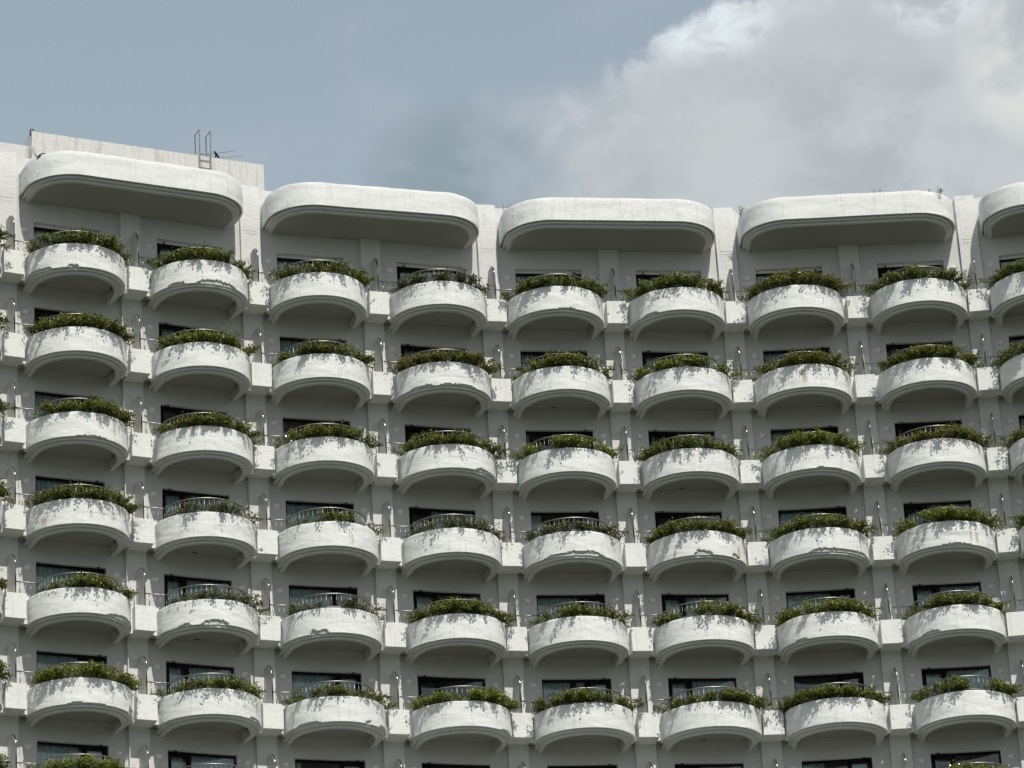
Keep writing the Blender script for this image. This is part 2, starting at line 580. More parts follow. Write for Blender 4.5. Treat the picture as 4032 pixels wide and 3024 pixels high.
# stains: (x, z top, z bottom, half width, rust?)
STAIN = {(2, 0): [(.49, -.12, -.80, .03, 1)], (3, 0): [(-.03, -.5, -.72, .03, 0), (.2, -.52, -.7, .02, 0), (.4, -.55, -.7, .05, 0), (-.82, -.55, -.89, .035, 1), (.1, -.5, -.56, .2, 0)],
         (3, 1): [(0.0, -.5, -.84, .02, 0), (0.0, -.48, -.56, .09, 0)], (3, 2): [(.28, -.45, -.86, .02, 1), (.22, -.42, -.6, .03, 0)],
         (3, 5): [(-.6, -.62, -.86, .02, 1), (.72, -.5, -.88, .03, 1)], (3, 7): [(.52, -.45, -.86, .03, 1), (.40, -.42, -.8, .02, 1), (.1, -.45, -.6, .3, 0)],
         (0, 6): [(.5, -.5, -.75, .018, 1)], (2, 6): [(-.38, -.5, -.64, .035, 0)], (1, 6): [(-.05, -.3, -.8, .05, 1)], (0, 3): [(.12, -.3, -.62, .012, 0)],
         (0, 7): [(-.2, -.9, -1.0, .02, 0)], (1, 3): [(.55, -.5, -.68, .2, 0), (0., -.55, -.62, .3, 0)], (2, 3): [(.1, -.5, -.57, .3, 0), (.85, -.45, -.75, .015, 0)],
         (5, 0): [(-.1, -.45, -.6, .03, 0), (.22, -.4, -.55, .06, 0), (.35, -.3, -.8, .02, 0)], (4, 5): [(-.15, -.6, -.8, .02, 0)]}
VENT = {(1, 4), (2, 5), (3, 1), (4, 1), (5, 5)}
# curtains: list of (from, to, material) as fractions of the opening
CURTAIN = {
    (0, 0): [(0, .62, 0)], (0, 1): [(0, .3, 0), (.5, 1, 0)], (0, 2): [(0, .62, 0), (.7, 1, 0)], (0, 3): [(0, .45, 0), (.5, 1, 0)], (0, 4): [(0, .62, 0)],
    (0, 5): [(0, .3, 0), (.55, 1, 0)], (0, 6): [(0, .18, 0), (.8, 1, 0)], (0, 7): [(.6, 1, 0)], (0, 8): [(0, 1, 0)],
    (1, 0): [], (1, 1): [(.02, .3, 0), (.6, 1, 0)], (1, 2): [(0, .62, 0), (.7, 1, 0)], (1, 3): [(0, .3, 0), (.4, 1, 0)], (1, 4): [(0, .25, 0)],
    (1, 5): [(0, .3, 0), (.42, 1, 0)], (1, 6): [(0, .62, 0)], (1, 7): [(0, .3, 0), (.4, 1, 0)], (1, 8): [(0, 1, 0)],
    (2, 0): [(0, .62, 0)], (2, 1): [], (2, 2): [(0, .06, 0)], (2, 3): [(0, .1, 1)], (2, 4): [(0, .06, 0)], (2, 5): [(0, .12, 0), (.45, 1, 0)],
    (2, 6): [(0, .32, 0)], (2, 7): [(0, .1, 0)], (2, 8): [(0, 1, 0)],
    (3, 0): [(0, .62, 0)], (3, 1): [(0, .3, 0), (.45, 1, 0)], (3, 2): [(0, .62, 0)], (3, 3): [(.36, .8, 0)], (3, 4): [(0, .16, 0)], (3, 5): [(.5, 1, 0)],
    (3, 6): [(0, .7, 0)], (3, 7): [(.3, 1, 0)],
    (4, 0): [(0, .62, 0), (.7, .96, 1)], (4, 1): [(0, .25, 0), (.35, 1, 0)], (4, 2): [(0, .62, 0), (.7, 1, 0)], (4, 3): [(.05, .3, 0), (.4, 1, 1)],
    (4, 4): [(0, .62, 0)], (4, 5): [(0, .28, 0), (.4, 1, 0)], (4, 6): [(0, .75, 0)], (4, 7): [(0, .3, 0), (.42, 1, 0)],
    (5, 0): [(0, .62, 0), (.7, .97, 0)], (5, 1): [(0, .27, 0), (.33, .97, 0)], (5, 2): [(0, .6, 0), (.7, 1, 0)], (5, 3): [],
    (5, 4): [(0, .42, 0), (.52, .62, 0), (.72, 1, 0)], (5, 5): [(0, .28, 0), (.38, 1, 0)], (5, 6): [], (5, 7): [(0, .3, 0), (.38, 1, 0)],
    (6, 0): [(0, .62, 0), (.7, .97, 0)], (6, 1): [(0, .27, 0), (.34, 1, 0)], (6, 2): [(0, .12, 0), (.7, 1, 0)], (6, 3): [], (6, 4): [(0, .62, 0)],
    (6, 5): [(0, .28, 0), (.4, 1, 0)], (6, 6): [(0, .33, 0), (.72, 1, 0)], (6, 7): [(0, .1, 0)]}

# ------------------------------------------------------------------ the hotel
hotel = bpy.data.objects.new("hotel_building", None)
COL.objects.link(hotel)
tag(hotel, "long curved white hotel with rounded planted balconies under pill-shaped roof canopies", "building")

OPX = 1.10          # half width of a window opening
FLOOR = -0.72


def head_z(r):
    return 1.384 + (0.102 if r == 0 else 0.0)


def build_wall():
    mb = MB()
    for c in range(-2, 10):
        F = bay_frame(c)
        Lc = WID[c] / 2
        real = CMIN <= c <= CMAX

        def q(x0, x1, z0, z1, d=0.0, F=F):
            mb.add([F @ Vector((x0, -d, z0)), F @ Vector((x1, -d, z0)), F @ Vector((x1, -d, z1)), F @ Vector((x0, -d, z1))], [(0, 1, 2, 3)])
        # above: roof parapet, with its back and coping
        q(-Lc, Lc, head_z(0) if real else -NROW * H, 3.68)
        mb.add([F @ Vector((-Lc, 0, 3.68)), F @ Vector((Lc, 0, 3.68)), F @ Vector((Lc, .2, 3.68)), F @ Vector((-Lc, .2, 3.68)),
                F @ Vector((-Lc, .2, 3.1)), F @ Vector((Lc, .2, 3.1)), F @ Vector((Lc, 14, 3.1)), F @ Vector((-Lc, 14, 3.1))],
               [(0, 1, 2, 3), (3, 2, 5, 4), (4, 5, 6, 7)])
        if real:
            for r in range(NROW):
                z = row_z(r)
                h = z + head_z(r)
                f = z + FLOOR
                q(-Lc, -OPX, f, h)
                q(OPX, Lc, f, h)
                nxt = row_z(r + 1) + head_z(r + 1) if r < NROW - 1 else -NROW * H
                q(-Lc, Lc, nxt, f)
                R = 0.17
                mb.add([F @ Vector((-OPX, 0, f)), F @ Vector((-OPX, R, f)), F @ Vector((-OPX, R, h)), F @ Vector((-OPX, 0, h)),
                        F @ Vector((OPX, 0, f)), F @ Vector((OPX, R, f)), F @ Vector((OPX, R, h)), F @ Vector((OPX, 0, h))],
                       [(0, 3, 2, 1), (4, 5, 6, 7), (3, 7, 6, 2), (0, 1, 5, 4)])
                if r == 0:        # deeper lintel over the top-floor openings
                    hh = z + 1.384
                    mb.add([F @ Vector((-OPX, .12, hh)), F @ Vector((OPX, .12, hh)), F @ Vector((OPX, .12, h)), F @ Vector((-OPX, .12, h)),
                            F @ Vector((-OPX, R, hh)), F @ Vector((OPX, R, hh))], [(0, 1, 2, 3), (0, 4, 5, 1)])
        q(-Lc, Lc, -GZ, -NROW * H)
    # back and side walls of the block
    for n, s in ((-2, 1), (10, -1)):
        F = bay_frame(-2 if n == -2 else 9)
        x = -WID[-2] / 2 if n == -2 else WID[9] / 2
        mb.add([F @ Vector((x, 0, -GZ)), F @ Vector((x, 14, -GZ)), F @ Vector((x, 14, 3.68)), F @ Vector((x, 0, 3.68))], [(0, 1, 2, 3)])
    for c in range(-2, 10):
        F = bay_frame(c)
        Lc = WID[c] / 2 + 2
        mb.add([F @ Vector((-Lc, 14, -GZ)), F @ Vector((Lc, 14, -GZ)), F @ Vector((Lc, 14, 3.3)), F @ Vector((-Lc, 14, 3.3))], [(0, 1, 2, 3)])
    mb.v = [(p[0], p[1], p[2]) for p in mb.v]
    mb.build('wall', M_WALL, hotel)


build_wall()


def pilasters():
    for n in range(-1, 10):
        F = node_frame(n)
        even = n % 2 == 0
        dep = 0.15 if even else 0.135
        w = 0.325
        top = 3.735 if even else 2.16
        mb = MB()
        mb.box(-w, w, -0.05, dep, -GZ, top)
        if even:
            # raised render panel and the ridges of an old cover strip
            mb.box(-0.215, 0.215, dep - .02, dep + 0.007, 2.13, 3.40)
            mb.box(-0.205, 0.20, dep - .02, dep + 0.006, 2.02, 2.04)
        mb.build('pilaster', M_PIL, hotel, F)


pilasters()


def arc_path(R_c, d_c, n=64, d_start=0.0, x0=0.0, x1=0.0):
    """sweep path: straight flank, quarter round(s), straight front (for canopies), back to the wall"""
    p = []
    if d_start < d_c - 1e-6:
        p.append((x0, d_start, -1.0, 0.0))
    h = n // 2
    for i in range(h + 1):
        t = math.pi / 2 * i / h
        p.append((x0, d_c, -math.cos(t), math.sin(t)))
    if x1 > x0 + 1e-6:
        for i in range(1, 12):
            p.append((x0 + (x1 - x0) * i / 12, d_c, 0.0, 1.0))
        p.append((x1, d_c, 0.0, 1.0))
    for i in range(1, h + 1):
        t = math.pi / 2 * i / h
        p.append((x1, d_c, math.sin(t), math.cos(t)))
    if d_start < d_c - 1e-6:
        p.append((x1, d_start, 1.0, 0.0))
    return p


RB, DC = 1.58, 0.56
ZR, ZB = -0.10, -0.89


def fbm(x, y, seed):
    v = 0
    a = 1.0
    for o in range(4):
        f = 2 ** o
        v += a * math.sin(x * f * 1.7 + seed * 3.1 + 1.3 * math.sin(y * f * 1.1 + seed)) * math.cos(y * f * 1.9 + seed * 1.7 + 1.1 * math.sin(x * f))
        a *= 0.55
    return v


def balcony_mesh(r, c):
    rng = random.Random(r * 31 + c * 7 + 5)
    L2 = WID[c] / 2
    mb = MB()
    path = arc_path(RB, DC, 120, 0.42)
    NZ = 26
    zs = [ZR + (ZB - ZR) * i / (NZ - 1) for i in range(NZ)]
    chips = CHIP.get((r, c), [])
    stains = STAIN.get((r, c), [])
    seed = rng.random() * 50
    wear, rust = [], []
    vs, fs = [], []
    prof_tail = [(1.45, ZB), (1.24, ZB), (1.24, FLOOR), (1.20, FLOOR), (1.20, -.02), (1.29, -.02), (1.29, -.30), (1.50, -.30), (1.50, ZR)]
    n = NZ + len(prof_tail)
    for i, (cx, cd, nx, nd) in enumerate(path):
        sx = (cx + RB * nx) / RB
        s_len = math.atan2(nx, nd) * RB
        for k, z in enumerate(zs):
            rho = RB + 0.006 * fbm(s_len * 1.3, z * 4, seed)
            if k == 0:
                rho -= 0.012
            w = 0.0
            ru = 0.0
            for (a, b, h) in chips:
                if a <= sx <= b:
                    u = (sx - a) / (b - a)
                    env = min(1, min(u, 1 - u) * 7) * (0.72 + 0.16 * math.sin(u * 7 + seed) + 0.13 * fbm(s_len * 3, 1.0, seed + 3) + 0.09 * math.sin(s_len * 41 + seed))
                    if z < ZB + max(0.0, h * env * 1.15) + 0.004:
                        rho -= 0.055 + 0.012 * fbm(s_len * 9, z * 30, seed)
                        w = max(w, 0.38)
            for (x, zt, zb, hw, isr) in stains:
                if abs(sx - x) < hw * (0.7 + 0.5 * abs(math.sin(z * 37 + x * 9))) and zb < z < zt:
                    if isr:
                        ru = 0.62 * min(1, (z - zb) / (zt - zb) * 2.2 + .2)
                    else:
                        w = max(w, 0.6 * abs(math.sin(z * 83 + s_len * 37)))
            vs.append((cx + rho * nx, -(cd + rho * nd), z + (0.006 * fbm(s_len * 2.3, 0.3, seed) if k == 0 else 0)))
            wear.append(w)
            rust.append(ru)
        for (rho, z) in prof_tail:
            vs.append((cx + rho * nx, -(cd + rho * nd), z))
            wear.append(0.0)
            rust.append(0.0)
    for i in range(len(path) - 1):
        for k in range(n):
            k2 = (k + 1) % n
            fs.append((i * n + k, (i + 1) * n + k, (i + 1) * n + k2, i * n + k2))
    fs.append(tuple(range(n)))
    fs.append(tuple(reversed([(len(path) - 1) * n + k for k in range(n)])))
    mb.add(vs, fs)
    nface_fascia = len(fs)
    # soil in the trough
    mb.sweep(arc_path(RB, DC, 40, 0.45), [(1.295, -.16), (1.495, -.16)], 2, cap=False, closed=False)
    # round floor slab, seen from below as the soffit
    pth = arc_path(1.25, DC, 40, 0.0)
    ring = [(cx + 1.25 * nx, -(cd + 1.25 * nd)) for (cx, cd, nx, nd) in pth]
    m = len(ring)
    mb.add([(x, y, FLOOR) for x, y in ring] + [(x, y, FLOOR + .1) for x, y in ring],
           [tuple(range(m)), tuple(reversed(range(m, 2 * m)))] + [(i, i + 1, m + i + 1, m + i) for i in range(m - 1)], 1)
    for sg in (-1, 1):
        a, b = sorted((sg * 1.27, sg * (L2 - .2)))
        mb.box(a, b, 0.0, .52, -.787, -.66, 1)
        a, b = sorted((sg * 1.50, sg * (L2 - .27)))
        mb.box(a, b, .50, .60, -.855, 0.02, 0)
    if (r, c) in VENT:
        mb.box(-.27, -.09, .21, .25, FLOOR - .012, FLOOR + .01, 3)
    me = mb.mesh('balcony', [M_PL, M_SOF, M_ROOM, M_BLACK])
    nv = len(me.vertices)
    for nm, arr in (('wear', wear), ('rust', rust)):
        at = me.attributes.new(nm, 'FLOAT', 'POINT')
        at.data.foreach_set('value', arr + [0.0] * (nv - len(arr)))
    return me


def moulding_mesh():
    mb = MB()
    mb.sweep(arc_path(RB, DC, 64, 0.0), [(1.48, ZB + .05), (1.48, ZB - .065), (1.472, ZB - .072), (1.38, ZB - .072), (1.38, ZB - .135), (1.372, ZB - .142),
                                        (1.248, ZB - .142), (1.24, ZB - .135), (1.24, FLOOR + .02), (1.33, FLOOR + .02), (1.33, ZB + .05)])
    return mb.mesh('moulding', M_MOUL)


RAILZ, RR = 0.47, 1.24


def rail_mesh(L2, seed):
    rng = random.Random(seed)
    mb = MB()
    pts = [(-(L2 - .13), -DC, RAILZ), (-RR - .15, -DC, RAILZ)]
    for i in range(33):
        t = math.pi * i / 32
        pts.append((-RR * math.cos(t), -(DC + RR * math.sin(t)), RAILZ))
    pts += [(RR + .15, -DC, RAILZ), (L2 - .13, -DC, RAILZ)]
    mb.tube(pts, 0.021, 8)
    mb.tube([(p[0], p[1], 0.055) for p in pts], 0.010, 6)
    # posts and balusters
    for sg in (-1, 1):
        for k, x in enumerate((L2 - .24, L2 - .42, L2 - .58)):
            if x > RR + .02:
                mb.tube([(sg * x, -DC, -.02), (sg * x, -DC, RAILZ)], 0.015 if k == 0 else 0.007, 6)
    NB = 25
    for i in range(NB + 1):
        t = math.pi * i / NB
        x, y = -RR * math.cos(t), -(DC + RR * math.sin(t))
        mb.tube([(x, y, -.03), (x, y, RAILZ)], 0.013 if i % 5 == 0 else 0.0055, 6)
    return mb.mesh('railing', M_STEEL)


def lamp_mesh():
    mb = MB()
    nu, nv = 20, 8
    rx, ry, rz = .13, .13, .12
    vs, fs = [], []
    for j in range(nv + 1):
        ph = math.pi / 2 * j / nv
        for i in range(nu + 1):
            th = math.pi * i / nu
            vs.append((-rx * math.cos(th) * math.cos(ph), -ry * math.sin(th) * math.cos(ph), -rz * math.sin(ph)))
    for j in range(nv):
        for i in range(nu):
            a = j * (nu + 1) + i
            fs.append((a, a + nu + 1, a + nu + 2, a + 1))
    # shallow domed top
    o = len(vs)
    for j in range(1, 4):
        ph = math.pi / 2 * j / 3
        for i in range(nu + 1):
            th = math.pi * i / nu
            vs.append((-rx * math.cos(th) * math.cos(ph), -ry * math.sin(th) * math.cos(ph), .035 * math.sin(ph)))
    for j in range(3):
        for i in range(nu):
            a = (o + (j - 1) * (nu + 1) + i) if j else i
            b = o + j * (nu + 1) + i
            fs.append((a, a + 1, b + 1, b))
    mb.add(vs, fs)
    return mb.mesh('wall_lamp', M_LAMP)


def divider_shape():
    pts = [(0.05, 0.0), (0.84, 0.0), (0.84, 0.86)]
    for i in range(1, 13):
        t = math.pi / 2 * i / 12
        pts.append((0.38 + 0.46 * math.cos(t), 0.86 + 0.46 * math.sin(t)))
    pts.append((0.05, 1.30))
    return pts


def divider_mesh():
    mb = MB()
    pts = divider_shape()
    n = len(pts)
    vs = [(-.028, -d, z) for d, z in pts] + [(.028, -d, z) for d, z in pts]
    mb.add(vs, [tuple(range(n)), tuple(reversed(range(n, 2 * n)))] + [(i, i + n, (i + 1) % n + n, (i + 1) % n) for i in range(n)])
    return mb.mesh('divider', M_PANEL)


def divider_tube_mesh():
    mb = MB()
    pts = divider_shape()[1:]
    mb.tube([(0, -(d + .012), z + .006) for d, z in pts], 0.025, 10)
    return mb.mesh('divider_tube', M_TUBE)


ME_MOULD = moulding_mesh()
ME_LAMP = lamp_mesh()
ME_DIV = divider_mesh()
ME_DTUBE = divider_tube_mesh()
for me in (ME_MOULD, ME_LAMP, ME_DTUBE):
    me.polygons.foreach_set('use_smooth', [True] * len(me.polygons))
try:
    ME_MOULD.set_sharp_from_angle(angle=math.radians(30))
except Exception:
    pass


def T(x, d, z):
    return Matrix.Translation((x, -d, z))


for r in range(NROW):
    for c in range(CMIN, CMAX + 1):
        F = bay_frame(c, row_z(r))
        me = balcony_mesh(r, c)
        me.polygons.foreach_set('use_smooth', [True] * len(me.polygons))
        try:
            me.set_sharp_from_angle(angle=math.radians(32))
        except Exception:
            pass
        b = obj('balcony', me, hotel, F)
        if (r, c) in CHIP and max(h for _, _, h in CHIP[(r, c)]) > .07:
            b['label'] = "balcony with broken plaster along its bottom edge"
        obj('moulding', ME_MOULD, b)
        ra = obj('railing', rail_mesh(WID[c] / 2, r * 10 + c), b)
        ra.data.polygons.foreach_set('use_smooth', [True] * len(ra.data.polygons))
        for sg in (-1, 1):
            obj('wall_lamp', ME_LAMP, b, T(sg * 1.385, 0.0, 1.185))

for r in range(NROW):
    for n in range(CMIN, CMAX + 2):
        F = node_frame(n, row_z(r) - (0.035 if n % 2 else 0.0))
        mb = MB()
        g = .326
        mb.box(-g, g, -.02, .867, -.79, 0.0)
        # a worn, slightly chamfered front edge
        o = mb.build('balcony_box', M_PL, hotel, F)
        bv = o.modifiers.new('bevel', 'BEVEL')
        bv.width = 0.012
        bv.segments = 2
        obj('divider', ME_DIV, o)
        obj('divider_tube', ME_DTUBE, o)

# ------------------------------------------------------------------ windows


def frame_mesh(mir):
    mb = MB()
    z1, z0 = 1.384, FLOOR
    t = .055
    D0, D1 = -.20, -.13
    mb.box(-OPX, OPX, D0, D1, z1 - .07, z1 + .0)
    mb.box(-OPX, OPX, D0, D1, z0, z0 + .06)
    s = -1 if mir else 1
    def bx(a, b, d0=D0, d1=D1):
        a, b = sorted((a * s, b * s))
        mb.box(a, b, d0, d1, z0 + .06, z1 - .07)
    bx(-OPX, -OPX + .05)
    bx(OPX - .15, OPX)
    bx(.33, .47)
    # door leaf a touch forward
    a, b = sorted((s * .335, s * (OPX - .005)))
    mb.box(a, b, D1 + .002, D1 + .03, z1 - .155, z1 - .072)
    bx(.335, .40, D1 + .002, D1 + .03)
    bx(OPX - .14, OPX - .07, D1 + .002, D1 + .03)
    return mb.mesh('window', M_BLACK)


def pane_mesh():
    mb = MB()
    mb.add([(-OPX + .03, .165, FLOOR + .04), (OPX - .03, .165, FLOOR + .04), (OPX - .03, .165, 1.33), (-OPX + .03, .165, 1.33)], [(0, 1, 2, 3)])
    return mb.mesh('pane', M_GLASS)


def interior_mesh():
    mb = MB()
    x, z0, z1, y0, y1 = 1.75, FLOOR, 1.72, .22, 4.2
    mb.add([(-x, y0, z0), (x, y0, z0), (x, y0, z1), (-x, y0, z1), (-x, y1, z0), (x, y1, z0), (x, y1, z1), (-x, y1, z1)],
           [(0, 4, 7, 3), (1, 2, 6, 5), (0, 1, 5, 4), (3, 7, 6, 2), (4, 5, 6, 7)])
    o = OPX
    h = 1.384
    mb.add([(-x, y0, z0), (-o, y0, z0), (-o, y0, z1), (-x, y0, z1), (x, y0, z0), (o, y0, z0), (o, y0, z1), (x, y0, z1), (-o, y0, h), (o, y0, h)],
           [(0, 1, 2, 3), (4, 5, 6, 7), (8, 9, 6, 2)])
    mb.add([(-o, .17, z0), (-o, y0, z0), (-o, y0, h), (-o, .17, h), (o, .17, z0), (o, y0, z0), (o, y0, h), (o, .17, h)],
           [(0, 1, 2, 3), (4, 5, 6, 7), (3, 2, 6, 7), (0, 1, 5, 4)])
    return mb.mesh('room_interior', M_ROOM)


def closer_mesh(mir):
    s = -1 if mir else 1
    mb = MB()
    mb.tube([(s * .68, .10, 1.27), (s * .80, .02, 1.31), (s * .86, -.01, 1.40)], 0.016, 6)
    mb.tube([(s * .86, -.01, 1.39), (s * .93, .04, 1.31), (s * 1.0, .11, 1.28)], 0.013, 6)
    return mb.mesh('door_closer', M_BLACK)


def curtain_mesh(spans, seed):
    rng = random.Random(seed)
    mb = MB()
    for (a, b, mi) in spans:
        x0, x1 = -OPX + a * 2 * OPX, -OPX + b * 2 * OPX
        n = max(6, int((x1 - x0) / .02))
        vs, fs = [], []
        ph = rng.random() * 6
        for i in range(n + 1):
            x = x0 + (x1 - x0) * i / n
            y = .29 + .060 * math.sin(x * 36 + ph + .8 * math.sin(x * 7)) + .012 * math.sin(x * 17 + ph)
            vs += [(x, y, FLOOR + .03), (x, y, 1.42)]
        for i in range(n):
            fs.append((2 * i, 2 * i + 2, 2 * i + 3, 2 * i + 1))
        mb.add(vs, fs, mi)
    me = mb.mesh('curtain', [M_CURT, M_CURT2])
    me.polygons.foreach_set('use_smooth', [True] * len(me.polygons))
    return me


FR = {False: frame_mesh(False), True: frame_mesh(True)}
CL = {False: closer_mesh(False), True: closer_mesh(True)}
ME_PANE, ME_INT = pane_mesh(), interior_mesh()
for r in range(NROW):
    for c in range(CMIN, CMAX + 1):
        F = bay_frame(c, row_z(r))
        mir = c % 2 == 1
        w = obj('window', FR[mir], hotel, F)
        obj('pane', ME_PANE, w)
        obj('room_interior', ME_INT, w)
        obj('door_closer', CL[mir], w)
        sp = CURTAIN.get((r, c), [(0, .62, 0), (.7, 1, 0)])
        if sp:
            obj('curtain', curtain_mesh(sp, r * 13 + c), w)

# ------------------------------------------------------------------ roof canopies


def canopy(c):
    """c: left bay of the pair"""
    a = ANG[c]
    F = bay_frame(c)
    x0, x1 = -.10, WID[c] + .03
    R = 1.48
    dc = .565
    mb = MB()
    path = arc_path(R, dc, 64, 0.0, x0, x1)
    seed = c * 3.3
    NZ = 12
    vs, fs = [], []
    zt, zb = 3.10, 2.295
    tail = [(R - .06, zb), (R - .06, zb + .1), (R - .14, zb + .1), (R - .14, zt - .06), (R - .12, zt)]
    n = NZ + len(tail)
    for (cx, cd, nx, nd) in path:
        sl = cx * 1.0 + math.atan2(nx, nd) * R
        for k in range(NZ):
            z = zt + (zb - zt) * k / (NZ - 1)
            rho = R + .009 * fbm(sl * 1.1, z * 3, seed) - (.018 if k == 0 else 0)
            vs.append((cx + rho * nx, -(cd + rho * nd), z + (.010 * fbm(sl * 1.7, .2, seed) if k == 0 else 0)))
        for (rho, z) in tail:
            vs.append((cx + rho * nx, -(cd + rho * nd), z))
    for i in range(len(path) - 1):
        for k in range(n):
            k2 = (k + 1) % n
            fs.append((i * n + k, (i + 1) * n + k, (i + 1) * n + k2, i * n + k2))
    mb.add(vs, fs)
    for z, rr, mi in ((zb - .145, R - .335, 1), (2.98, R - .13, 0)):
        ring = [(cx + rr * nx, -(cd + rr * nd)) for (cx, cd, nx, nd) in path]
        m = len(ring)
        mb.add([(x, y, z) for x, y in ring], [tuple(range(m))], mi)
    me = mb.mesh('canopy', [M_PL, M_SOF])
    me.polygons.foreach_set('use_smooth', [True] * len(me.polygons))
    try:
        me.set_sharp_from_angle(angle=math.radians(32))
    except Exception:
        pass
    o = obj('canopy', me, hotel, F)
    mm = MB()
    mm.sweep(path, [(R - .105, zb + .05), (R - .105, zb - .07), (R - .112, zb - .078), (R - .21, zb - .078), (R - .21, zb - .148), (R - .218, zb - .156), (R - .33, zb - .156), (R - .34, zb - .14), (R - .34, zb + .05)])
    me = mm.mesh('moulding', M_MOUL)
    me.polygons.foreach_set('use_smooth', [True] * len(me.polygons))
    try:
        me.set_sharp_from_angle(angle=math.radians(30))
    except Exception:
        pass
    obj('moulding', me, o)
    return o


for c in (-2, 0, 2, 4, 6, 8):
    canopy(c)

# ------------------------------------------------------------------ plant room on the roof (left)
F1 = bay_frame(1)
mb = MB()
mb.box(-4.71, 3.19, -9.0, -1.5, 3.0, 5.46)
pr = mb.build('roof_block', M_ROOF, hotel, F1)
mb = MB()
mb.box(-15.0, -4.70, -9.0, -1.503, 3.0, 4.915)
mb.build('roof_wall', M_ROOF, hotel, F1)

# ------------------------------------------------------------------ things on the roof
lad = bpy.data.objects.new("roof_ladder", None)
COL.objects.link(lad)
lad.matrix_world = F1 @ T(1.12, -1.38, 3.1)
tag(lad, "slim grey metal ladder with tall hooped handrails against the roof block", "ladder")
for x, zt in ((-.19, 3.25), (.19, 3.25)):
    mb = MB()
    d = 0.0
    mb.tube([(x, 0, 0), (x, 0, zt)], .017, 6)
    mb.tube([(x, 0, zt), (x, .42, zt - .02)], .017, 6)
    mb.tube([(x, .42, zt - .02), (x, .42, 2.3)], .021, 6)
    mb.build('stringer', M_GREY, lad)
for k in range(9):
    z = .2 + k * .27
    if z < 2.6:
        mb = MB()
        mb.tube([(-.19, 0, z), (.19, 0, z)], .014, 6)
        mb.build('rung', M_GREY, lad)

ant = bpy.data.objects.new("roof_antenna", None)
COL.objects.link(ant)
ant.matrix_world = F1 @ T(1.60, -1.7, 5.46)
tag(ant, "thin black antenna with two long curved rods right of the roof ladder", "antenna")
mb = MB()
mb.tube([(0, 0, 0), (0, 0, .30)], .024, 6)
mb.tube([(-.05, 0, .34), (.02, 0, .26), (.1, -.02, .13)], .03, 6)
mb.build('mast', M_BLACK, ant)
for (xa, za, xb, zb_, xm, zm) in ((-.62, .13, .72, .50, 0.1, .28), (-.28, .06, .93, .34, .35, .155)):
    mb = MB()
    pts = []
    for i in range(13):
        t = i / 12
        x = (1 - t) ** 2 * xa + 2 * t * (1 - t) * xm + t * t * xb
        z = (1 - t) ** 2 * za + 2 * t * (1 - t) * zm + t * t * zb_
        pts.append((x, 0, z))
    mb.tube(pts, .009, 5)
    mb.build('rod', M_GREY, ant)

bag = bpy.data.objects.new("plastic_bag", None)
mb = MB()
rng = random.Random(4)
vs = []
for j in range(7):
    for i in range(12):
        t = 2 * math.pi * i / 12
        rad = (.17, .18, .15, .13, .09, .05, .01)[j] * (1 + .25 * rng.random())
        vs.append((rad * math.cos(t) * 1.1, rad * .8 * math.sin(t), (0, .05, .1, .15, .19, .21, .22)[j] + .02 * rng.random()))
mb.add(vs, [(j * 12 + i, j * 12 + (i + 1) % 12, (j + 1) * 12 + (i + 1) % 12, (j + 1) * 12 + i) for j in range(6) for i in range(12)])
FB = bay_frame(0)
bago = mb.build('plastic_bag', M_BAG, None, FB @ T(-1.16, 1.30, 3.0))
tag(bago, "crumpled black plastic bag lying on the left canopy's back edge", "bag")
mb = MB()
for k in range(4):
    x = -.05 * k
    p0 = FB @ Vector((-1.22 + k * .035, -1.30, 3.18))
    p1 = F1 @ Vector((-4.70 - .035 * k, 1.49, 4.95))
    pts = []
    for i in range(9):
        t = i / 8
        p = p0.lerp(p1, t)
        p.z -= .18 * math.sin(math.pi * t) + .04 * k * math.sin(math.pi * t)
        pts.append(p)
    mb.tube(pts, .012, 5)
wires = mb.build('cable', M_WIRE)
tag(wires, "pale cables sagging from the roof block corner to the black bag", "cable")
mb = MB()
mb.tube([(-4.755, 1.54, 5.30), (-4.755, 1.54, 5.47), (-4.745, 1.53, 5.53), (-4.69, 1.52, 5.55), (-4.65, 1.51, 5.50)], .024, 8)
pipe = mb.build('vent_pipe', M_RED, None, F1)
tag(pipe, "dark red hooked pipe top at the left corner of the roof block", "pipe")


# ------------------------------------------------------------------ planting


def leaf_quads(P, nrm, size, rng):
    """P (n,3) leaf centres, nrm (n,3); returns vertices (n*4,3)"""
    n = len(P)
    a = rng.normal(size=(n, 3))
    t = np.cross(nrm, a)
    t /= np.linalg.norm(t, axis=1)[:, None] + 1e-9
    b = np.cross(nrm, t)
    L = size[:, None]
    w = L * 0.62
    v = np.empty((n, 4, 3))
    v[:, 0] = P - t * L
    v[:, 1] = P + b * w - nrm * L * .15
    v[:, 2] = P + t * L
    v[:, 3] = P - b * w - nrm * L * .15
    return v.reshape(-1, 3)


def quad_mesh(name, V, tone, mats, mi=None):
    n = len(V) // 4
    me = bpy.data.meshes.new(name)
    me.vertices.add(len(V))
    me.vertices.foreach_set('co', V.astype(np.float32).ravel())
    me.loops.add(n * 4)
    me.loops.foreach_set('vertex_index', np.arange(n * 4, dtype=np.int32))
    me.polygons.add(n)
    me.polygons.foreach_set('loop_start', np.arange(0, n * 4, 4, dtype=np.int32))
    me.polygons.foreach_set('loop_total', np.full(n, 4, dtype=np.int32))
    for m in mats:
        me.materials.append(m)
    if mi is not None:
        me.polygons.foreach_set('material_index', mi.astype(np.int32))
    me.update(calc_edges=True)
    at = me.attributes.new('tone', 'FLOAT', 'POINT')
    at.data.foreach_set('value', np.repeat(tone, 4).astype(np.float32))
    return me


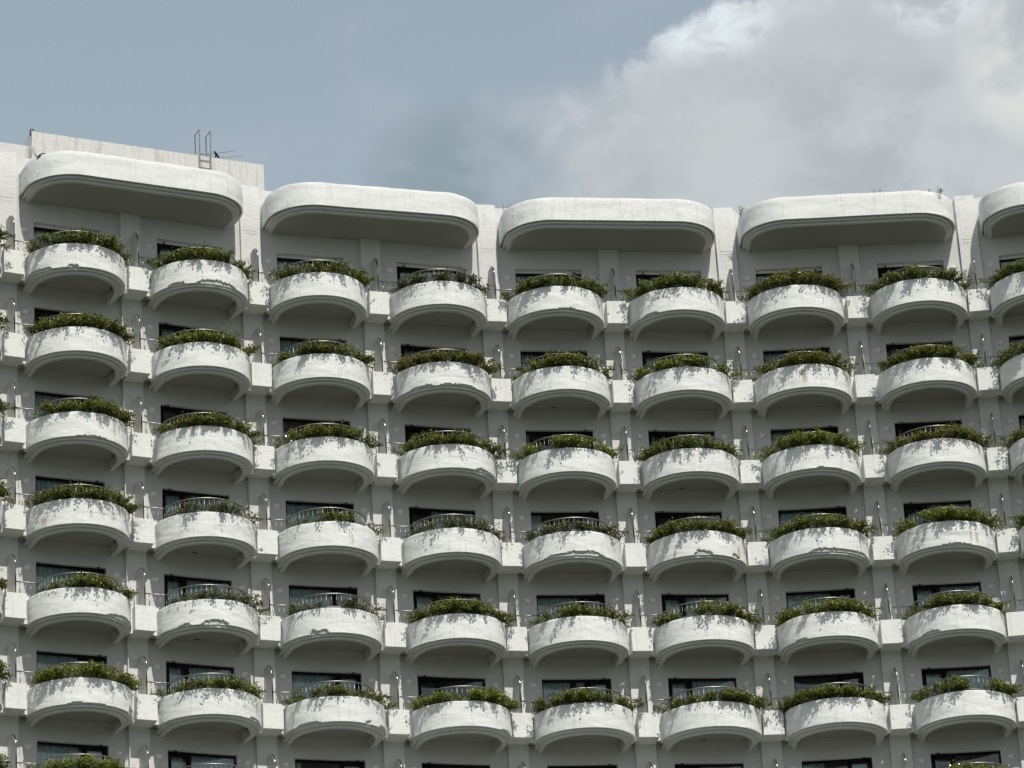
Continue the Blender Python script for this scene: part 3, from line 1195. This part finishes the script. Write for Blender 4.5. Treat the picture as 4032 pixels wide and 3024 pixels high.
def shrub_data(r, c):
    rng = np.random.default_rng(1000 + r * 40 + c)
    prof = np.array([int(ch) for ch in PLANT[(r, c)]], float)
    sp = SPARSE.get((r, c), 1.0)
    xs = np.linspace(-1, 1, 10)
    leaves, norms, sizes, tones = [], [], [], []
    stems = []
    nst = int(84 * (0.65 + 0.35 * sp))
    for k in range(nst):
        x = rng.uniform(-1.0, 1.0)
        if rng.random() < .14:
            x = rng.choice([-1, 1]) * rng.uniform(.82, 1.0)
        h = np.interp(x, xs, prof)
        if h < 2.3 or rng.random() > 0.30 + h / 7.5:
            continue
        th = math.acos(max(-1, min(1, -x)))          # 0 left .. pi right
        nx, nd = -math.cos(th), math.sin(th)
        rho0 = rng.uniform(1.33, 1.47)
        base = np.array([nx * rho0, DC + nd * rho0, -.15])
        top = (h * .053 + .02) * rng.uniform(.6, 1.06) + .07
        lean_out = rng.normal(.06, .10)
        lean_tan = rng.normal(0, .11)
        tx, td = nd, -nx
        # quadratic curve of the stem
        tip = base + np.array([nx * lean_out + tx * lean_tan, nd * lean_out + td * lean_tan, top])
        mid = base + np.array([nx * lean_out * .2, nd * lean_out * .2, top * .65])
        tight = 1.0
        if rng.random() < (.34 if abs(x) < .85 else .26):                       # arching
            tight = .72
            o = rng.uniform(.30, .58) * min(1, .5 + h / 10)
            tip = base + np.array([nx * o + tx * lean_tan * 1.6, nd * o + td * lean_tan * 1.6, .10 + o * rng.uniform(.18, .5)])
            mid = base + np.array([nx * o * .35, nd * o * .35, max(.26, top * .7)])
        nseg = 7
        cp = []
        for i in range(nseg + 1):
            t = i / nseg
            cp.append((1 - t) ** 2 * base + 2 * t * (1 - t) * mid + t * t * tip)
        cp = np.array(cp)
        stems.append(cp)
        nl = int((30 + 9 * h) * sp * rng.uniform(.7, 1.25))
        t = rng.beta(2.0, 1.15, nl)
        idx = np.clip((t * nseg).astype(int), 0, nseg - 1)
        fr = (t * nseg - idx)[:, None]
        p = cp[idx] * (1 - fr) + cp[idx + 1] * fr
        spread = (.055 + .045 * rng.random()) * tight
        off = rng.normal(size=(nl, 3)) * spread
        off[:, 2] *= .75
        p = p + off
        shoot = rng.random()
        leaves.append(p)
        nn = rng.normal(size=(nl, 3)) * .75 + np.array([nx * .35, nd * .35, .75])
        nn /= np.linalg.norm(nn, axis=1)[:, None]
        norms.append(nn)
        sizes.append(rng.uniform(.024, .046, nl))
        tones.append(np.clip(rng.normal(.42 + .22 * (shoot - .5), .22, nl) + .25 * (t - .5), 0, 1))
    # a few upright whips above the mass and hanging tips below the rim
    for k in range(rng.integers(2, 5)):
        x = rng.uniform(-.95, .95)
        h = np.interp(x, xs, prof)
        if h < 3:
            continue
        th = math.acos(-x)
        nx, nd = -math.cos(th), math.sin(th)
        hang = rng.random() < .5
        rho = 1.40 if not hang else 1.62
        z0 = h * .047 - .06 if not hang else .02
        ln = rng.uniform(.12, .26)
        nl = int(rng.integers(7, 14))
        t = rng.random(nl)[:, None]
        dirv = np.array([nx * .25, nd * .25, 1.0]) if not hang else np.array([nx * .25, nd * .25, -.8])
        p = np.array([nx * rho, DC + nd * rho, z0]) + dirv * ln * .8 * t + rng.normal(size=(nl, 3)) * .018
        leaves.append(p)
        nn = rng.normal(size=(nl, 3)) + np.array([nx * .3, nd * .3, .4])
        norms.append(nn / np.linalg.norm(nn, axis=1)[:, None])
        sizes.append(rng.uniform(.017, .03, nl))
        tones.append(np.clip(rng.normal(.55, .2, nl), 0, 1))
    P = np.concatenate(leaves)
    Nn = np.concatenate(norms)
    S = np.concatenate(sizes)
    Tn = np.concatenate(tones)
    keep = ~((P[:, 2] < -.02) & (np.hypot(P[:, 0], np.maximum(P[:, 1] - DC, 0)) < RB + .01) & (np.hypot(P[:, 0], np.maximum(P[:, 1] - DC, 0)) > 1.5))
    P, Nn, S, Tn = P[keep], Nn[keep], S[keep], Tn[keep]
    mi = np.zeros(len(P))
    if (r, c) in FLOWER:
        for fx in FLOWER[(r, c)]:
            sx = P[:, 0] / 1.5
            d = np.abs(sx - fx) + (P[:, 2] < .15) * .2
            ii = np.argsort(d)[:16]
            mi[ii] = 1
    if (r, c) == (2, 5):                     # strands trailing down the front
        ex, en = [], []
        for x, ln in ((-.72, .62), (-.36, .55)):
            th = math.acos(-x)
            nx, nd = -math.cos(th), math.sin(th)
            for q in range(26):
                z = -.1 - ln * q / 26 + rng.normal() * .015
                ex.append([nx * (RB + .03) + rng.normal() * .03, DC + nd * (RB + .035), z])
                en.append([nx, nd, .3])
        ex, en = np.array(ex), np.array(en)
        P = np.concatenate([P, ex])
        Nn = np.concatenate([Nn, en / np.linalg.norm(en, axis=1)[:, None]])
        S = np.concatenate([S, np.full(len(ex), .022)])
        Tn = np.concatenate([Tn, np.full(len(ex), .4)])
        mi = np.concatenate([mi, np.zeros(len(ex))])
    P = P.copy()
    P[:, 1] *= -1
    Nn = Nn.copy()
    Nn[:, 1] *= -1
    V = leaf_quads(P, Nn, S, rng)
    return V, Tn, mi, stems


def stem_mesh(stems):
    mb = MB()
    for cp in stems:
        mb.tube([(p[0], -p[1], p[2]) for p in cp[:6]], .0065, 3, cap=False)
    mb.tube([(1.40 * nx, -(DC + 1.40 * nd), -.15) for (_, _, nx, nd) in arc_path(RB, DC, 32, DC)], .012, 4)
    return mb.mesh('stems', M_STEM)


def shrub_label(r, c):
    p = [int(x) for x in PLANT[(r, c)]]
    if (r, c) in FLOWER:
        look = "green shrubs with a red blossom"
    elif (r, c) in DRY:
        look = "thin dull twiggy shrubs"
    elif (r, c) in OLIVE:
        look = "thick olive-brown shrubs"
    elif min(p[1:-1]) <= 1:
        look = "green shrubs with a gap"
    elif sum(p) >= 72:
        look = "tall bushy green shrubs"
    elif sum(p) <= 46:
        look = "low green shrubs"
    elif (r, c) in BRIGHT:
        look = "bright green shrubs"
    else:
        look = "leafy green shrubs"
    if c == -1:
        return f"{look} at the left picture edge, {ROWN[r]}"
    if c == 8:
        return f"{look} in the cut-off rightmost balcony, {ROWN[r]}"
    return f"{look}, {ROWN[r]}, {ORD[c]} whole balcony from the left"


for r in range(NROW):
    for c in range(CMIN, CMAX + 1):
        if c == 8 and r > 3:
            continue
        if r == 6 and c in (2, 3, 4, 5, 6):
            continue
        V, Tn, mi, stems = shrub_data(r, c)
        mat = M_LEAFO if (r, c) in OLIVE else M_LEAFD if (r, c) in DRY else M_LEAFY if (r, c) in BRIGHT else M_LEAF
        root = bpy.data.objects.new("balcony_shrub", None)
        COL.objects.link(root)
        root.matrix_world = bay_frame(c, row_z(r))
        tag(root, shrub_label(r, c), "shrub", "shrubs planted along the balcony fronts")
        obj('foliage', quad_mesh('foliage', V, Tn, [mat, M_FLOWER], mi), root)
        obj('stems', stem_mesh(stems), root)


def weed(F, h, n, label, seed, wid=.2):
    rng = np.random.default_rng(seed)
    root = bpy.data.objects.new("roof_weed", None)
    COL.objects.link(root)
    root.matrix_world = F
    tag(root, label, "weed", "weeds growing on the roof canopies")
    mb = MB()
    P = []
    for k in range(n):
        x = rng.uniform(-wid, wid)
        a = np.array([x, 0, 0.])
        b = a + np.array([rng.normal() * .06, rng.normal() * .05, h * rng.uniform(.5, 1)])
        mb.tube([tuple(a), tuple((a + b) / 2 + rng.normal(size=3) * .012), tuple(b)], .006, 4)
        m = 12
        t = rng.uniform(.25, 1, m)[:, None]
        P.append(a + (b - a) * t + rng.normal(size=(m, 3)) * .035)
    P = np.concatenate(P)
    nn = rng.normal(size=P.shape)
    nn /= np.linalg.norm(nn, axis=1)[:, None]
    obj('foliage', quad_mesh('foliage', leaf_quads(P, nn, rng.uniform(.012, .024, len(P)), rng), rng.random(len(P)), [M_LEAFD]), root)
    obj('stems', mb.mesh('stems', M_STEM), root)


weed(bay_frame(4) @ T(-1.32, .9, 3.0), .42, 5, "thin twiggy weed on the left end of the middle canopy", 1, .22)
weed(bay_frame(6) @ T(-1.42, 1.0, 3.0), .36, 11, "dense brownish weed on the left end of the fourth canopy from the left", 2, .16)
weed(bay_frame(7) @ T(-1.05, 1.9, 3.05), .26, 2, "single tiny twig weed on the middle of the fourth canopy's rim", 3, .05)
weed(bay_frame(7) @ T(.55, 1.85, 3.05), .22, 8, "low straggly weeds on the right end of the fourth canopy", 4, .5)


def room_lamp(r, c, x, d, z, label):
    root = bpy.data.objects.new("hanging_lamp", None)
    COL.objects.link(root)
    root.matrix_world = bay_frame(c, row_z(r)) @ T(x, d, z)
    tag(root, label, "lamp", "lit lamps inside hotel rooms")
    rng = random.Random(r * 9 + c)
    mb = MB()
    mb.tube([(0, 0, .0), (0, 0, .35)], .01, 6)
    for k in range(5):
        a = 2 * math.pi * k / 5
        mb.tube([(0, 0, 0), (.24 * math.cos(a), .24 * math.sin(a), .02)], .008, 5)
    mb.build('lamp_arms', M_BLACK, root)
    for k in range(5):
        a = 2 * math.pi * k / 5
        x, y, z = .24 * math.cos(a), .24 * math.sin(a), .05
        m = MB()
        vs, fs = [], []
        for j in range(5):
            ph = math.pi * j / 4
            for i in range(8):
                t = 2 * math.pi * i / 8
                vs.append((x + .022 * math.sin(ph) * math.cos(t), y + .022 * math.sin(ph) * math.sin(t), z + .022 * math.cos(ph)))
        for j in range(4):
            for i in range(8):
                fs.append((j * 8 + i, j * 8 + (i + 1) % 8, (j + 1) * 8 + (i + 1) % 8, (j + 1) * 8 + i))
        m.add(vs, fs)
        m.build('bulb', M_BULB, root)


room_lamp(2, 1, -.45, -1.6, 1.30, "lit cluster lamp behind the third-row window, second from the left")
room_lamp(2, 2, -.45, -1.6, 1.30, "lit cluster lamp behind the third-row window, third from the left")
room_lamp(6, 7, -.1, -1.6, 1.35, "lit cluster lamp in the bottom-row window nearest the right corner")

# ------------------------------------------------------------------ ground
mb = MB()
S = 3000.0
mb.add([(-S, -S, 0), (S, -S, 0), (S, S, 0), (-S, S, 0)], [(0, 1, 2, 3)])
tag(mb.build('ground', M_GROUND), kind='structure')
